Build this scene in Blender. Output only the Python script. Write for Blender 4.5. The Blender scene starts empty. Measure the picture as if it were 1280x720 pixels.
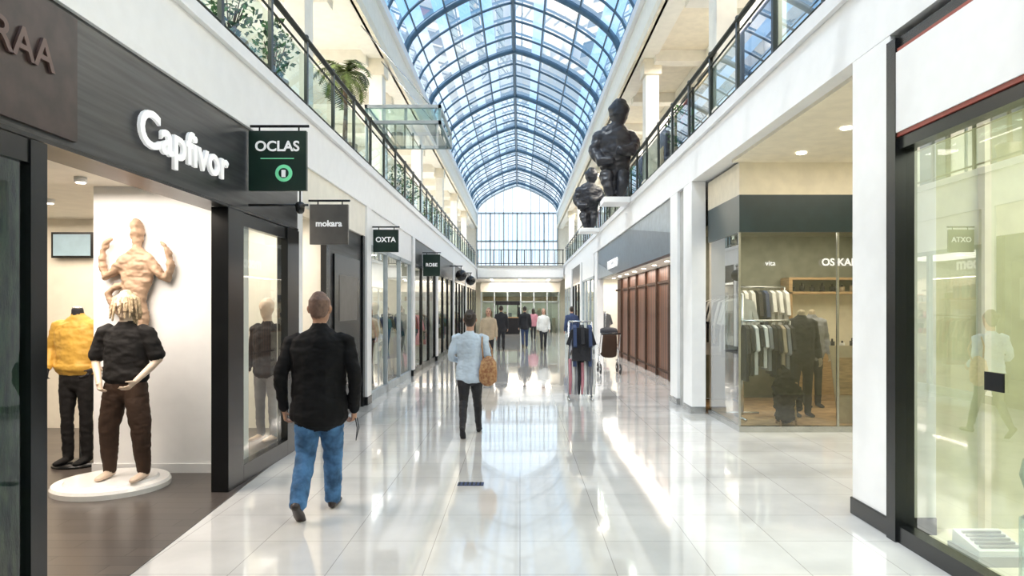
import bpy, bmesh, math, random, time
from mathutils import Vector, Matrix, noise
from mathutils.bvhtree import BVHTree
random.seed(7)
S = bpy.context.scene
COL = S.collection
try:
    S.view_settings.view_transform = 'Standard'
    S.view_settings.look = 'None'
except Exception as e:
    print(e)

# ------------------------------------------------------------------ materials
def mat(name, col, rough=0.5, metal=0.0, var=0.06, scale=6.0, bump=0.0, bscale=40.0,
        emit=None, estr=0.0, coat=0.0, spec=0.5, stretch=None, col2=None):
    m = bpy.data.materials.new(name); m.use_nodes = True
    nt = m.node_tree; n = nt.nodes; l = nt.links
    b = n['Principled BSDF']
    b.inputs['Roughness'].default_value = rough
    b.inputs['Metallic'].default_value = metal
    b.inputs['Specular IOR Level'].default_value = spec
    b.inputs['Coat Weight'].default_value = coat
    tc = n.new('ShaderNodeTexCoord')
    mp = n.new('ShaderNodeMapping'); l.new(tc.outputs['Object'], mp.inputs['Vector'])
    if stretch: mp.inputs['Scale'].default_value = stretch
    nz = n.new('ShaderNodeTexNoise'); nz.inputs['Scale'].default_value = scale
    nz.inputs['Detail'].default_value = 3
    l.new(mp.outputs[0], nz.inputs['Vector'])
    mx = n.new('ShaderNodeMix'); mx.data_type = 'RGBA'
    c = Vector(col)
    c2 = Vector(col2) if col2 else c*(1-var*2)
    mx.inputs[6].default_value = (*[min(1, k*(1+var)) for k in c], 1) if not col2 else (*c, 1)
    mx.inputs[7].default_value = (*c2, 1)
    rmp = n.new('ShaderNodeMapRange'); rmp.inputs[1].default_value = .35; rmp.inputs[2].default_value = .65
    l.new(nz.outputs['Fac'], rmp.inputs[0])
    l.new(rmp.outputs[0], mx.inputs[0]); l.new(mx.outputs[2], b.inputs['Base Color'])
    if bump > 0:
        n2 = n.new('ShaderNodeTexNoise'); n2.inputs['Scale'].default_value = bscale
        l.new(mp.outputs[0], n2.inputs['Vector'])
        bp = n.new('ShaderNodeBump'); bp.inputs['Strength'].default_value = bump
        bp.inputs['Distance'].default_value = .02
        l.new(n2.outputs['Fac'], bp.inputs['Height']); l.new(bp.outputs[0], b.inputs['Normal'])
    if emit:
        b.inputs['Emission Color'].default_value = (*emit, 1)
        b.inputs['Emission Strength'].default_value = estr
    return m

def glassmat(name, tint, refl=0.08, rough=0.0, top=.65):
    m = bpy.data.materials.new(name); m.use_nodes = True
    nt = m.node_tree; n = nt.nodes; l = nt.links
    n.remove(n['Principled BSDF'])
    out = n['Material Output']
    t = n.new('ShaderNodeBsdfTransparent'); t.inputs[0].default_value = (*tint, 1)
    g = n.new('ShaderNodeBsdfGlossy'); g.inputs['Roughness'].default_value = rough
    mix = n.new('ShaderNodeMixShader')
    f = n.new('ShaderNodeLayerWeight'); f.inputs[0].default_value = .25
    mr = n.new('ShaderNodeMapRange'); mr.inputs[3].default_value = refl; mr.inputs[4].default_value = top
    l.new(f.outputs['Fresnel'], mr.inputs[0]); l.new(mr.outputs[0], mix.inputs[0])
    l.new(t.outputs[0], mix.inputs[1]); l.new(g.outputs[0], mix.inputs[2])
    l.new(mix.outputs[0], out.inputs[0])
    return m

def emat(name, col, s):
    m = mat(name, col, .5, emit=col, estr=s); return m

def floormat():
    m = bpy.data.materials.new('polished_tile'); m.use_nodes = True
    nt = m.node_tree; n = nt.nodes; l = nt.links; b = n['Principled BSDF']
    tc = n.new('ShaderNodeTexCoord')
    br = n.new('ShaderNodeTexBrick'); br.offset = 0.0; br.squash = 1
    br.inputs['Scale'].default_value = 1
    br.inputs['Brick Width'].default_value = .62; br.inputs['Row Height'].default_value = .62
    br.inputs['Mortar Size'].default_value = .0032; br.inputs['Mortar Smooth'].default_value = .2
    br.inputs['Bias'].default_value = 0
    br.inputs['Color1'].default_value = (.77, .755, .725, 1)
    br.inputs['Color2'].default_value = (.71, .695, .67, 1)
    br.inputs['Mortar'].default_value = (.44, .42, .40, 1)
    l.new(tc.outputs['Object'], br.inputs['Vector'])
    nz = n.new('ShaderNodeTexNoise'); nz.inputs['Scale'].default_value = 1.6; nz.inputs['Detail'].default_value = 6
    l.new(tc.outputs['Object'], nz.inputs['Vector'])
    cr = n.new('ShaderNodeMapRange'); cr.inputs[1].default_value = .3; cr.inputs[2].default_value = .7
    cr.inputs[3].default_value = .86; cr.inputs[4].default_value = 1.06
    l.new(nz.outputs['Fac'], cr.inputs[0])
    hs = n.new('ShaderNodeHueSaturation'); l.new(cr.outputs[0], hs.inputs['Value'])
    l.new(br.outputs['Color'], hs.inputs['Color'])
    l.new(hs.outputs[0], b.inputs['Base Color'])
    mr = n.new('ShaderNodeMapRange'); mr.inputs[3].default_value = .03; mr.inputs[4].default_value = .12
    l.new(nz.outputs['Fac'], mr.inputs[0]); l.new(mr.outputs[0], b.inputs['Roughness'])
    b.inputs['Specular IOR Level'].default_value = .8
    b.inputs['Coat Weight'].default_value = .5; b.inputs['Coat Roughness'].default_value = .02
    return m

def brickmat(name, c1, c2, mortar, w, h, rough=.5, ms=.01):
    m = bpy.data.materials.new(name); m.use_nodes = True
    nt = m.node_tree; n = nt.nodes; l = nt.links; b = n['Principled BSDF']
    tc = n.new('ShaderNodeTexCoord')
    br = n.new('ShaderNodeTexBrick'); br.inputs['Scale'].default_value = 1
    br.inputs['Brick Width'].default_value = w; br.inputs['Row Height'].default_value = h
    br.inputs['Mortar Size'].default_value = ms
    br.inputs['Color1'].default_value = (*c1, 1); br.inputs['Color2'].default_value = (*c2, 1)
    br.inputs['Mortar'].default_value = (*mortar, 1)
    l.new(tc.outputs['Object'], br.inputs['Vector'])
    l.new(br.outputs['Color'], b.inputs['Base Color']); b.inputs['Roughness'].default_value = rough
    return m

M = {}
M['white'] = mat('white_plaster', (.87, .872, .875), .35, var=.012, spec=.5)
M['cream'] = mat('cream_plaster', (.86, .78, .62), .6, var=.03)
M['creamw'] = mat('warm_white_plaster', (.88, .84, .74), .6, var=.02)
M['char'] = mat('charcoal_cladding', (.045, .047, .05), .35, var=.25, scale=3, stretch=(1, .4, 8))
M['brown_panel'] = mat('brown_panel', (.045, .028, .025), .4, var=.2)
M['black'] = mat('black_metal', (.010, .011, .012), .25, var=.1, spec=.5)
M['bronze'] = mat('bronze_railing_metal', (.05, .055, .05), .3, metal=.6)
M['steelblue'] = mat('roof_steel', (.055, .12, .19), .4, metal=.1)
M['steellight'] = mat('pale_window_steel', (.38, .43, .46), .4, metal=.1)
M['chrome'] = mat('brushed_metal', (.55, .56, .57), .25, metal=1)
M['floor'] = floormat()
M['dfloor'] = brickmat('dark_plank_floor', (.065, .055, .05), (.095, .08, .07), (.03, .025, .02), .9, .16, .28, .004)
M['letter'] = emat('white_letter', (.9, .9, .9), .35)
M['letter2'] = mat('brown_letter', (.12, .07, .06), .4)
M['signgreen'] = mat('dark_green_sign', (.008, .03, .02), .35)
M['signgrey'] = mat('grey_sign', (.13, .12, .11), .4)
M['logo'] = emat('green_logo', (.2, .75, .4), .3)
M['glass'] = glassmat('shop_glass', (.82, .88, .87), .06)
M['glassd'] = glassmat('display_glass', (.78, .85, .83), .14)
M['glassg'] = glassmat('greenish_glass', (.84, .92, .84), .07, top=.45)
M['railglass'] = glassmat('railing_glass', (.74, .88, .86), .10)
M['roofglass'] = glassmat('roof_glass', (.86, .94, 1.0), .05)
M['lamp'] = emat('lamp_disc', (1, .9, .75), 12)
M['shutter'] = brickmat('brown_shutter', (.23, .105, .065), (.19, .085, .05), (.08, .038, .025), 1.0, .12, .5, .008)
M['bluegrey'] = mat('blue_grey_sign', (.075, .10, .13), .3, var=.1)
M['bluegrey2'] = mat('light_blue_grey_triangle', (.22, .27, .31), .3, var=.1)  # lighter blue-grey of the flat triangles on the sign board
M['teal'] = mat('dark_teal_band', (.02, .04, .043), .3)
M['tealreflect'] = mat('painted_green_reflection', (.015, .05, .045), .6, scale=5, col2=(.08, .16, .10), stretch=(1, 6, 1), bump=.4)  # green reflection of the shop pane, put into colour
M['yellow'] = mat('pale_yellow_wall', (.70, .70, .50), .6, var=.04)
M['olive'] = mat('olive_grey_wall', (.22, .225, .18), .6, var=.08)
M['leaf'] = mat('leaf', (.045, .14, .03), .5, var=.4, scale=9)
M['leaf2'] = mat('palm_leaf', (.14, .19, .05), .5, var=.4, scale=9)
M['pot'] = mat('plant_pot', (.35, .28, .2), .5)
M['soil'] = mat('soil', (.03, .02, .015), .9)
M['trunk'] = mat('palm_trunk', (.12, .08, .05), .8, bump=.5)
M['red'] = mat('red_trim', (.30, .05, .03), .4)
M['wood'] = mat('warm_wood', (.45, .28, .14), .45, var=.15, stretch=(1, 1, 8))
M['grey'] = mat('grey_panel', (.42, .42, .41), .5)
M['disc'] = mat('white_gloss_plinth', (.85, .84, .82), .15, var=.01)
M['screen'] = emat('tv_screen', (.25, .35, .4), .5)
M['skinw'] = mat('mannequin_cream', (.72, .56, .43), .4)
M['clay'] = mat('clay_relief', (.40, .27, .18), .6, bump=.3, bscale=20)
M['skin'] = mat('skin', (.52, .30, .21), .5)
M['skin2'] = mat('tanned_skin', (.42, .23, .15), .5)
M['jacket'] = mat('black_jacket_cloth', (.007, .007, .008), .8, bump=.4, bscale=12, var=.2, spec=.2)
M['jeans'] = mat('blue_denim', (.065, .165, .33), .8, bump=.4, bscale=25, var=.25, scale=9, spec=.3)
M['shoe'] = mat('dark_shoe_leather', (.03, .02, .018), .4)
M['blouse'] = mat('pale_blue_blouse', (.56, .67, .79), .8, bump=.5, bscale=14, var=.10)
M['leggings'] = mat('black_leggings', (.012, .012, .016), .6)
M['hair'] = mat('dark_hair', (.025, .015, .01), .5, bump=.5, bscale=80)
M['stubble'] = mat('shaved_hair', (.17, .10, .075), .6, var=.15, scale=40)
M['eye'] = mat('eye', (.03, .02, .02), .2)
M['lip'] = mat('lip', (.4, .14, .12), .5)
M['bag'] = mat('brown_patterned_bag', (.26, .10, .04), .5, scale=28, col2=(.50, .30, .14))
M['tee'] = mat('black_cotton', (.012, .011, .011), .8, bump=.4, bscale=14, spec=.3)
M['trouser'] = mat('dark_brown_trousers', (.05, .028, .018), .8, bump=.5, bscale=12, spec=.3)
M['straw'] = mat('straw_wig', (.62, .47, .30), .8, bump=.8, bscale=50, var=.2, scale=30)
M['gold'] = mat('mustard_jacket', (.62, .36, .06), .55, bump=.5, bscale=10)
M['statue'] = mat('dark_statue_resin', (.022, .023, .03), .4, bump=.3, bscale=10)
palette = {
 'c_black': (.02, .02, .025), 'c_grey': (.25, .25, .27), 'c_white': (.75, .74, .72), 'c_navy': (.03, .05, .12),
 'c_red': (.35, .05, .05), 'c_beige': (.5, .4, .28), 'c_pink': (.6, .25, .3), 'c_teal': (.06, .2, .22), 'c_olive': (.13, .14, .07)}
for k, c in palette.items():
    M[k] = mat('fabric_'+k[2:], c, .8, bump=.3, bscale=15)
PK = list(palette.keys())

# ------------------------------------------------------------------ mesh builder
def tube_geo(rings, seg=12, rnd=True, ref=None):
    pts = [Vector(r[0]) for r in rings]; A = [r[1] for r in rings]; B = [r[2] if len(r) > 2 else r[1] for r in rings]
    if rnd:
        t0 = (pts[1]-pts[0]).normalized(); t1 = (pts[-1]-pts[-2]).normalized()
        m0 = min(A[0], B[0]); m1 = min(A[-1], B[-1])
        pts = [pts[0]-t0*m0*.62, pts[0]-t0*m0*.35] + pts + [pts[-1]+t1*m1*.35, pts[-1]+t1*m1*.62]
        A = [A[0]*.45, A[0]*.82] + A + [A[-1]*.82, A[-1]*.45]
        B = [B[0]*.45, B[0]*.82] + B + [B[-1]*.82, B[-1]*.45]
    ax = (pts[-1]-pts[0]).normalized()
    if ref is None:
        ref = Vector((1, 0, 0)) if abs(ax.x) < .8 else Vector((0, 1, 0))
    vs = []; fs = []
    N = len(pts)
    for i in range(N):
        t = (pts[min(i+1, N-1)]-pts[max(i-1, 0)]).normalized()
        u = (ref - t*ref.dot(t)).normalized(); v = t.cross(u)
        for k in range(seg):
            a = 2*math.pi*k/seg
            vs.append(pts[i]+u*A[i]*math.cos(a)+v*B[i]*math.sin(a))
    for i in range(N-1):
        for k in range(seg):
            k2 = (k+1) % seg
            fs.append((i*seg+k, i*seg+k2, (i+1)*seg+k2, (i+1)*seg+k))
    fs.append(tuple(reversed(range(seg)))); fs.append(tuple((N-1)*seg+k for k in range(seg)))
    return vs, fs

class MB:
    def __init__(s): s.v = []; s.f = []; s.m = []; s.mats = []; s.sm = []; s.names = {}
    def mi(s, m):
        if m not in s.names:
            s.names[m] = len(s.mats); s.mats.append(M[m])
        return s.names[m]
    def add(s, vs, fs, m, smooth=False):
        o = len(s.v); i = s.mi(m)
        s.v += [tuple(v) for v in vs]
        for f in fs:
            s.f.append(tuple(o+k for k in f)); s.m.append(i); s.sm.append(smooth)
    def box(s, x0, x1, y0, y1, z0, z1, m):
        vs = [(x, y, z) for x in (x0, x1) for y in (y0, y1) for z in (z0, z1)]
        fs = [(0, 1, 3, 2), (4, 6, 7, 5), (0, 4, 5, 1), (2, 3, 7, 6), (0, 2, 6, 4), (1, 5, 7, 3)]
        s.add(vs, fs, m)
    def tube(s, rings, m, seg=10, rnd=True, ref=None, smooth=True):
        vs, fs = tube_geo(rings, seg, rnd, ref); s.add(vs, fs, m, smooth)
    def cyl(s, p0, p1, r, m, r1=None, seg=12):
        s.tube([(p0, r), (p1, r if r1 is None else r1)], m, seg, False)
    def ell(s, c, r, m, seg=14, rings=8):
        vs = []; fs = []
        for i in range(1, rings):
            th = math.pi*i/rings
            for k in range(seg):
                a = 2*math.pi*k/seg
                vs.append((c[0]+r[0]*math.sin(th)*math.cos(a), c[1]+r[1]*math.sin(th)*math.sin(a), c[2]+r[2]*math.cos(th)))
        top = len(vs); vs.append((c[0], c[1], c[2]+r[2])); vs.append((c[0], c[1], c[2]-r[2]))
        for i in range(rings-2):
            for k in range(seg):
                k2 = (k+1) % seg
                fs.append((i*seg+k, (i+1)*seg+k, (i+1)*seg+k2, i*seg+k2))
        for k in range(seg):
            k2 = (k+1) % seg
            fs.append((top, k, k2)); fs.append((top+1, (rings-2)*seg+k2, (rings-2)*seg+k))
        s.add(vs, fs, m, True)
    def prism(s, pts, ext, m):
        n = len(pts); ext = Vector(ext)
        vs = [Vector(p) for p in pts]+[Vector(p)+ext for p in pts]
        fs = [tuple(range(n)), tuple(reversed(range(n, 2*n)))]+[(k, k+n, (k+1) % n+n, (k+1) % n) for k in range(n)]
        s.add(vs, fs, m)
    def quad(s, a, b, c, d, m): s.add([a, b, c, d], [(0, 1, 2, 3)], m)
    def obj(s, name, bevel=0, parent=None):
        me = bpy.data.meshes.new(name); me.from_pydata(s.v, [], s.f)
        for m in s.mats: me.materials.append(m)
        me.polygons.foreach_set('material_index', s.m); me.polygons.foreach_set('use_smooth', s.sm)
        bm = bmesh.new(); bm.from_mesh(me); bmesh.ops.recalc_face_normals(bm, faces=bm.faces); bm.to_mesh(me); bm.free()
        o = bpy.data.objects.new(name, me); COL.objects.link(o)
        if bevel:
            b = o.modifiers.new('bevel', 'BEVEL'); b.width = bevel; b.segments = 2; b.limit_method = 'ANGLE'
        if parent: o.parent = parent
        return o

def blob(name, parts, vox, mats, xf=None, folds=None, smooth=3, parent=None):
    """parts: (label, rings[, ref]); fused into one continuous voxel surface, materials by nearest part"""
    vs = []; fs = []; lab = []
    for p in parts:
        v, f = tube_geo(p[1], 16, True, p[2] if len(p) > 2 else None)
        o = len(vs); vs += v
        for q in f: fs.append(tuple(o+k for k in q)); lab.append(p[0])
    if xf: vs = [xf @ v for v in vs]
    me = bpy.data.meshes.new(name+'_src'); me.from_pydata([tuple(v) for v in vs], [], fs)
    bm = bmesh.new(); bm.from_mesh(me); bmesh.ops.recalc_face_normals(bm, faces=bm.faces); bm.to_mesh(me); bm.free()
    tmp = bpy.data.objects.new(name+'_src', me); COL.objects.link(tmp)
    r = tmp.modifiers.new('r', 'REMESH'); r.mode = 'VOXEL'; r.voxel_size = vox
    sm = tmp.modifiers.new('s', 'SMOOTH'); sm.factor = .5; sm.iterations = smooth
    dg = bpy.context.evaluated_depsgraph_get()
    out = bpy.data.meshes.new_from_object(tmp.evaluated_get(dg))
    bpy.data.objects.remove(tmp)
    bvh = BVHTree.FromPolygons(vs, fs)
    labels = list(dict.fromkeys(lab))
    out.materials.clear()
    for L in labels: out.materials.append(M[mats[L]])
    idx = {L: i for i, L in enumerate(labels)}
    nv = len(out.vertices)
    co = [0.0]*(nv*3); out.vertices.foreach_get('co', co)
    no = [0.0]*(nv*3); out.vertices.foreach_get('normal', no)
    polys = [tuple(p.vertices) for p in out.polygons]
    mi = []; vl = {}
    for pv in polys:
        k = len(pv)
        c = Vector((sum(co[3*i] for i in pv)/k, sum(co[3*i+1] for i in pv)/k, sum(co[3*i+2] for i in pv)/k))
        h = bvh.find_nearest(c)
        i = idx[lab[h[2]]] if h[2] is not None else 0
        mi.append(i)
        for v in pv: vl[v] = i
    out.polygons.foreach_set('material_index', mi)
    out.polygons.foreach_set('use_smooth', [True]*len(polys))
    if folds:
        for i in range(nv):
            L = labels[vl.get(i, 0)]
            if L in folds:
                a, fr = folds[L]
                q = Vector((co[3*i]*fr, co[3*i+1]*fr, co[3*i+2]*fr*1.7))
                d = (noise.noise(q)+.5*noise.noise(q*2.3))*a
                for j in range(3): co[3*i+j] += no[3*i+j]*d
        out.vertices.foreach_set('co', co); out.update()
    out.name = name
    o = bpy.data.objects.new(name, out); COL.objects.link(o)
    if parent: o.parent = parent
    return o

# ------------------------------------------------------------------ humans
def V(*a): return Vector(a)
def hand_parts(w, d, n, side, curl=.5, L='skin'):
    d = d.normalized(); n = (n-d*n.dot(d)).normalized(); s = d.cross(n)*side
    P = []
    P.append((L, [(w, .027, .022), (w+d*.04, .036, .017), (w+d*.085, .038, .015)], s))
    for off, ln, lead in ((-.029, .062, .078), (-.010, .078, .085), (.010, .084, .087), (.029, .075, .083)):
        p = w+d*lead+s*off; r = .0088; pts = [(p-d*.02, r)]
        ang = curl*.35
        pts.append((p, r))
        for j, q in enumerate((.45, .32, .25)):
            ang += curl*.75
            dd = d*math.cos(ang)+n*math.sin(ang)
            p = p+dd*ln*q; r *= .93; pts.append((p, r))
        P.append((L, pts, s))
    p = w+d*.02+s*.025
    P.append((L, [(p, .012), (p+(d*.7+s*.6+n*.3)*.035, .0105), (p+(d*.9+s*.6+n*.5)*.062, .009)], n))
    return P

def d_side(fd, n, s):
    fd = fd.normalized(); n = (n-fd*n.dot(fd)).normalized()
    sv = fd.cross(n)
    return 1 if sv.y > 0 else -1     # thumb forward

def human(name, loc, rot, H, mats, pose={}, top='tee', vox=.012, head=True, hair=None, hands=True, folds=True):
    P = dict(sh=.185, elL=(-.25, -.03, 1.15), wrL=(-.26, .06, .90), elR=(.25, -.03, 1.15), wrR=(.26, .06, .90),
             knL=(-.1, .02, .50), anL=(-.1, 0, .09), knR=(.1, .02, .50), anR=(.1, 0, .09), pL=0, pR=0,
             thigh=.088, knee=.062, calf=.06, hem=.052, hemz=.86, wide=1.0, belly=1.0, curl=.5, arm=1.0,
             sleeve='long', lean=0.0, nL=None, nR=None, hs=1.07)
    P.update(pose)
    parts = []
    W = P['wide']; Bf = P['belly']
    ln = P['lean']
    def ring(z, a, b, y=0): return (V(0, y+ln*(z-.9), z), a*W, b*Bf)
    hz = P['hemz']
    if top == 'jacket':
        R = [ring(hz, .205, .15), ring(hz+.04, .207, .152), ring(1.0, .198, .142), ring(1.12, .192, .136), ring(1.25, .208, .138),
             ring(1.36, .222, .132, -.005), ring(1.44, .205, .112, -.01), ring(1.49, .13, .085, -.01), ring(1.535, .072, .068, -.005)]
        sl = .066
    elif top == 'blouse':
        R = [ring(hz, .185, .135), ring(hz+.05, .185, .135), ring(1.0, .172, .125), ring(1.12, .162, .115), ring(1.25, .178, .12),
             ring(1.36, .19, .115, -.005), ring(1.43, .175, .098, -.01), ring(1.48, .10, .075, -.01), ring(1.51, .06, .06, 0)]
        sl = .06
    else:
        R = [ring(hz, .20, .14), ring(hz+.05, .20, .14), ring(1.05, .19, .13), ring(1.2, .192, .128), ring(1.34, .205, .122),
             ring(1.43, .19, .105, -.005), ring(1.48, .10, .078), ring(1.51, .065, .062)]
        sl = .068
    parts.append(('top', R))
    parts.append(('bottom', [ring(.80, .13, .10), ring(.86, .165, .118), ring(.94, .165, .118), ring(1.0, .15, .108)]))
    hipx = .088
    for s, kn, an, pt in ((-1, V(*P['knL']), V(*P['anL']), P['pL']), (1, V(*P['knR']), V(*P['anR']), P['pR'])):
        hip = V(s*hipx, 0, .90)
        c1 = hip.lerp(kn, .4); c2 = kn.lerp(an, .35); dn = (an-kn).normalized()
        parts.append(('bottom', [(hip, P['thigh']*1.05), (c1, P['thigh']), (hip.lerp(kn, .8), P['knee']*1.12), (kn, P['knee']),
                                 (c2, P['calf']), (kn.lerp(an, .75), (P['calf']+P['hem'])/2), (an+dn*.02, P['hem'])]))
        d = V(0, math.cos(pt), -math.sin(pt)); u = V(0, math.sin(pt), math.cos(pt))
        parts.append(('shoe', [(an+u*.01, .036), (an-u*.05, .038)]))
        parts.append(('shoe', [(an-u*.048-d*.045, .034, .036), (an-u*.05+d*.02, .038, .036), (an-u*.057+d*.10, .046, .03),
                               (an-u*.062+d*.17, .042, .024), (an-u*.066+d*.205, .03, .02)], V(1, 0, 0)))
    a = P['arm']
    for s, el, wr, nn in ((-1, V(*P['elL']), V(*P['wrL']), P['nL']), (1, V(*P['elR']), V(*P['wrR']), P['nR'])):
        sh = V(s*P['sh']*W, ln*.53, 1.425)
        fd = (wr-el).normalized()
        if P['sleeve'] == 'long':
            parts.append(('top', [(sh-V(s*.05, 0, -.01), sl*1.05), (sh, sl*1.08), (sh.lerp(el, .5), sl*.95), (el-(el-sh).normalized()*.03, sl*.85),
                                  (el+fd*.03, sl*.83), (el.lerp(wr, .5), sl*.74), (wr, sl*.62)]))
        else:
            parts.append(('top', [(sh-V(s*.05, 0, -.01), sl*1.05), (sh, sl*1.1), (sh.lerp(el, .5), sl*1.15), (sh.lerp(el, .85), sl*1.18)]))
            parts.append(('skin', [(sh.lerp(el, .6), .042*a), (el, .040*a), (el.lerp(wr, .35), .038*a), (wr, .027*a)]))
        parts.append(('skin', [(wr-fd*.05, .028), (wr+fd*.02, .026)]))
        if hands:
            n = V(*nn) if nn else V(-s*.9, .35, 0)
            sd = d_side(fd, n, s)
            parts += hand_parts(wr+fd*.015, fd, n, sd, P['curl'])
    hy = ln*.65
    parts.append(('skin', [(V(0, -.01+hy*.9, 1.44), .06), (V(0, hy, 1.52), .056), (V(0, .005+hy, 1.60), .056)]))
    if head:
        hs = P['hs']
        o = V(0, .012+hy, 1.60)
        hp = []
        hp.append(('skin', [(V(0, .045, -.025), .034, .034), (V(0, .03, 0), .055, .06), (V(0, .012, .04), .068, .083), (V(0, .006, .08), .074, .094),
                               (V(0, .0, .12), .076, .098), (V(0, -.004, .155), .069, .088), (V(0, -.006, .182), .046, .06)]))
        for s in (-1, 1):
            hp.append(('skin', [(V(s*.076, -.006, .055), .008, .012), (V(s*.084, -.01, .08), .009, .017), (V(s*.082, -.012, .10), .008, .015)]))
            hp.append(('eye', [(V(s*.03-.008, .098, .10), .008), (V(s*.03+.008, .098, .10), .008)]))
            hp.append(('skin', [(V(s*.018, .092, .122), .010), (V(s*.045, .082, .122), .009)]))
        hp.append(('skin', [(V(0, .095, .11), .010), (V(0, .112, .068), .015)]))
        hp.append(('lip', [(V(-.018, .088, .032), .008), (V(.018, .088, .032), .008)]))
        if hair == 'short':
            hp.append(('hair', [(V(0, -.028, .045), .062, .062), (V(0, -.026, .09), .075, .078), (V(0, -.018, .14), .0765, .086), (V(0, -.014, .175), .056, .066)]))
        elif hair == 'bun':
            hp.append(('hair', [(V(0, -.035, .03), .058, .056), (V(0, -.026, .09), .082, .086), (V(0, -.016, .145), .082, .092), (V(0, -.012, .185), .055, .062)]))
            hp.append(('hair', [(V(0, -.12, .12), .035), (V(0, -.13, .14), .04)]))
        elif hair == 'long':
            hp.append(('hair', [(V(0, -.07, -.14), .07, .03), (V(0, -.06, -.04), .085, .045), (V(0, -.035, .05), .09, .075), (V(0, -.018, .14), .084, .094), (V(0, -.012, .185), .055, .062)]))
        for L, R in hp:
            parts.append((L, [(o+r[0]*hs, *[q*hs for q in r[1:]]) for r in R]))
    k = H/1.8
    xf = Matrix.Translation(Vector(loc)) @ Matrix.Rotation(rot, 4, 'Z') @ Matrix.Scale(k, 4)
    m = dict(eye='eye', lip='lip', hair='hair', shoe='shoe', skin='skin'); m.update(mats)
    fo = {'top': (.010, 9), 'bottom': (.007, 11)} if folds else None
    return blob(name, parts, vox, m, xf, fo, smooth=3 if vox < .009 else 2)

# ------------------------------------------------------------------ shell
XL, XR = -2.70, 2.75
Y0, Y1 = -6.0, 48.0

b = MB(); b.box(-9, 9, Y0, 50, -.2, 0, 'floor'); b.obj('floor')
b = MB()
b.prism([(-2.45, 3.9, -.002), (-2.72, 7.9, -.002), (-2.74, 9.6, -.002), (-8, 9.6, -.002), (-8, -2, -.002), (-2.1, -2, -.002)], (0, 0, .008), 'dfloor'); b.obj('floor_left_shop')

b = MB()
b.box(-6, XL, Y0, Y1, 3.48, 4.2, 'white')
b.box(XL, XL+.05, Y0, 42, 4.10, 4.22, 'white')
b.box(XL, XL+.03, Y0, 42, 3.48, 3.54, 'white')
b.obj('wall_left_fascia')
b = MB()
b.box(XR, 8.5, Y0, Y1, 3.73, 4.4, 'white')
b.box(XR-.05, XR, Y0, 42, 4.28, 4.42, 'white')
b.obj('wall_right_fascia')
b = MB(); b.box(2.9, 6.6, 5.34, 9.3, 3.69, 3.73, 'cream')
for x in (3.6, 4.6):
    for y in (6.3, 7.5, 8.7): b.cyl((x, y, 3.69), (x, y, 3.675), .06, 'lamp')
b.obj('ceiling_right_recess')
b = MB()
b.box(-6.0, -5.8, Y0, Y1, 4.2, 7.4, 'creamw')
b.obj('wall_left_upper')
b = MB()
b.box(-6, -3.05, Y0, Y1, 7.4, 7.55, 'creamw')
for y in range(-6, 48, 3):
    b.box(-5.8, -3.4, y, y+.35, 7.1, 7.4, 'creamw')
b.obj('ceiling_left_gallery')
b = MB()
b.box(-3.45, -3.05, Y0, Y1, 7.3, 8.4, 'creamw'); b.box(-3.12, -2.95, Y0, Y1, 8.2, 8.42, 'white'); b.box(-3.1, -2.98, Y0, Y1, 7.3, 7.5, 'cream')
b.obj('trim_1')
b = MB()
b.box(4.1, 4.3, Y0, Y1, 4.4, 7.4, 'creamw')
for i in range(16):
    y = 3+i*2.6
    b.box(4.04, 4.1, y, y+2.1, 4.45, 6.9, 'black')
    b.box(4.0, 4.05, y+.1, y+.95, 4.6, 6.7, random.choice(['c_navy', 'c_teal', 'c_white', 'c_red', 'c_grey']))
    b.box(4.0, 4.05, y+1.1, y+2.0, 4.6, 6.7, random.choice(['c_beige', 'c_white', 'c_grey', 'c_pink', 'c_navy']))
    b.box(3.97, 4.01, y+.3, y+.7, 5.2, 6.2, random.choice(['c_black', 'c_beige', 'c_red']))
b.obj('wall_right_upper')
b = MB()
b.box(2.65, 4.3, Y0, Y1, 7.4, 7.55, 'cream')
for y in range(-6, 48, 3):
    b.box(3.0, 4.1, y, y+.35, 7.15, 7.4, 'creamw')
b.obj('ceiling_right_gallery')
b = MB()
b.box(2.65, 3.05, Y0, Y1, 7.3, 8.4, 'creamw'); b.box(2.55, 2.72, Y0, Y1, 8.2, 8.42, 'white'); b.box(2.58, 2.7, Y0, Y1, 7.3, 7.5, 'cream')
b.obj('trim_2')
for x, z0 in ((-3.25, 4.2), (2.98, 4.4)):
    for y in (-2, 4, 10, 15.5, 21.5, 27.5, 33.5, 39.5):
        b = MB()
        b.box(x-.15, x+.15, y-.2, y+.2, z0, 7.3, 'creamw'); b.box(x-.2, x+.2, y-.25, y+.25, 6.95, 7.3, 'cream'); b.box(x-.17, x+.17, y-.23, y+.23, z0, z0+.2, 'creamw')
        b.obj('column', .01)
b = MB()
for i in range(11):
    y = 2+i*4
    b.box(-5.8, -5.74, y, y+2.4, 4.3, 6.6, 'black'); b.box(-5.75, -5.72, y+.1, y+2.3, 4.4, 6.5, 'bluegrey')
b.obj('window_1')

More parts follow.
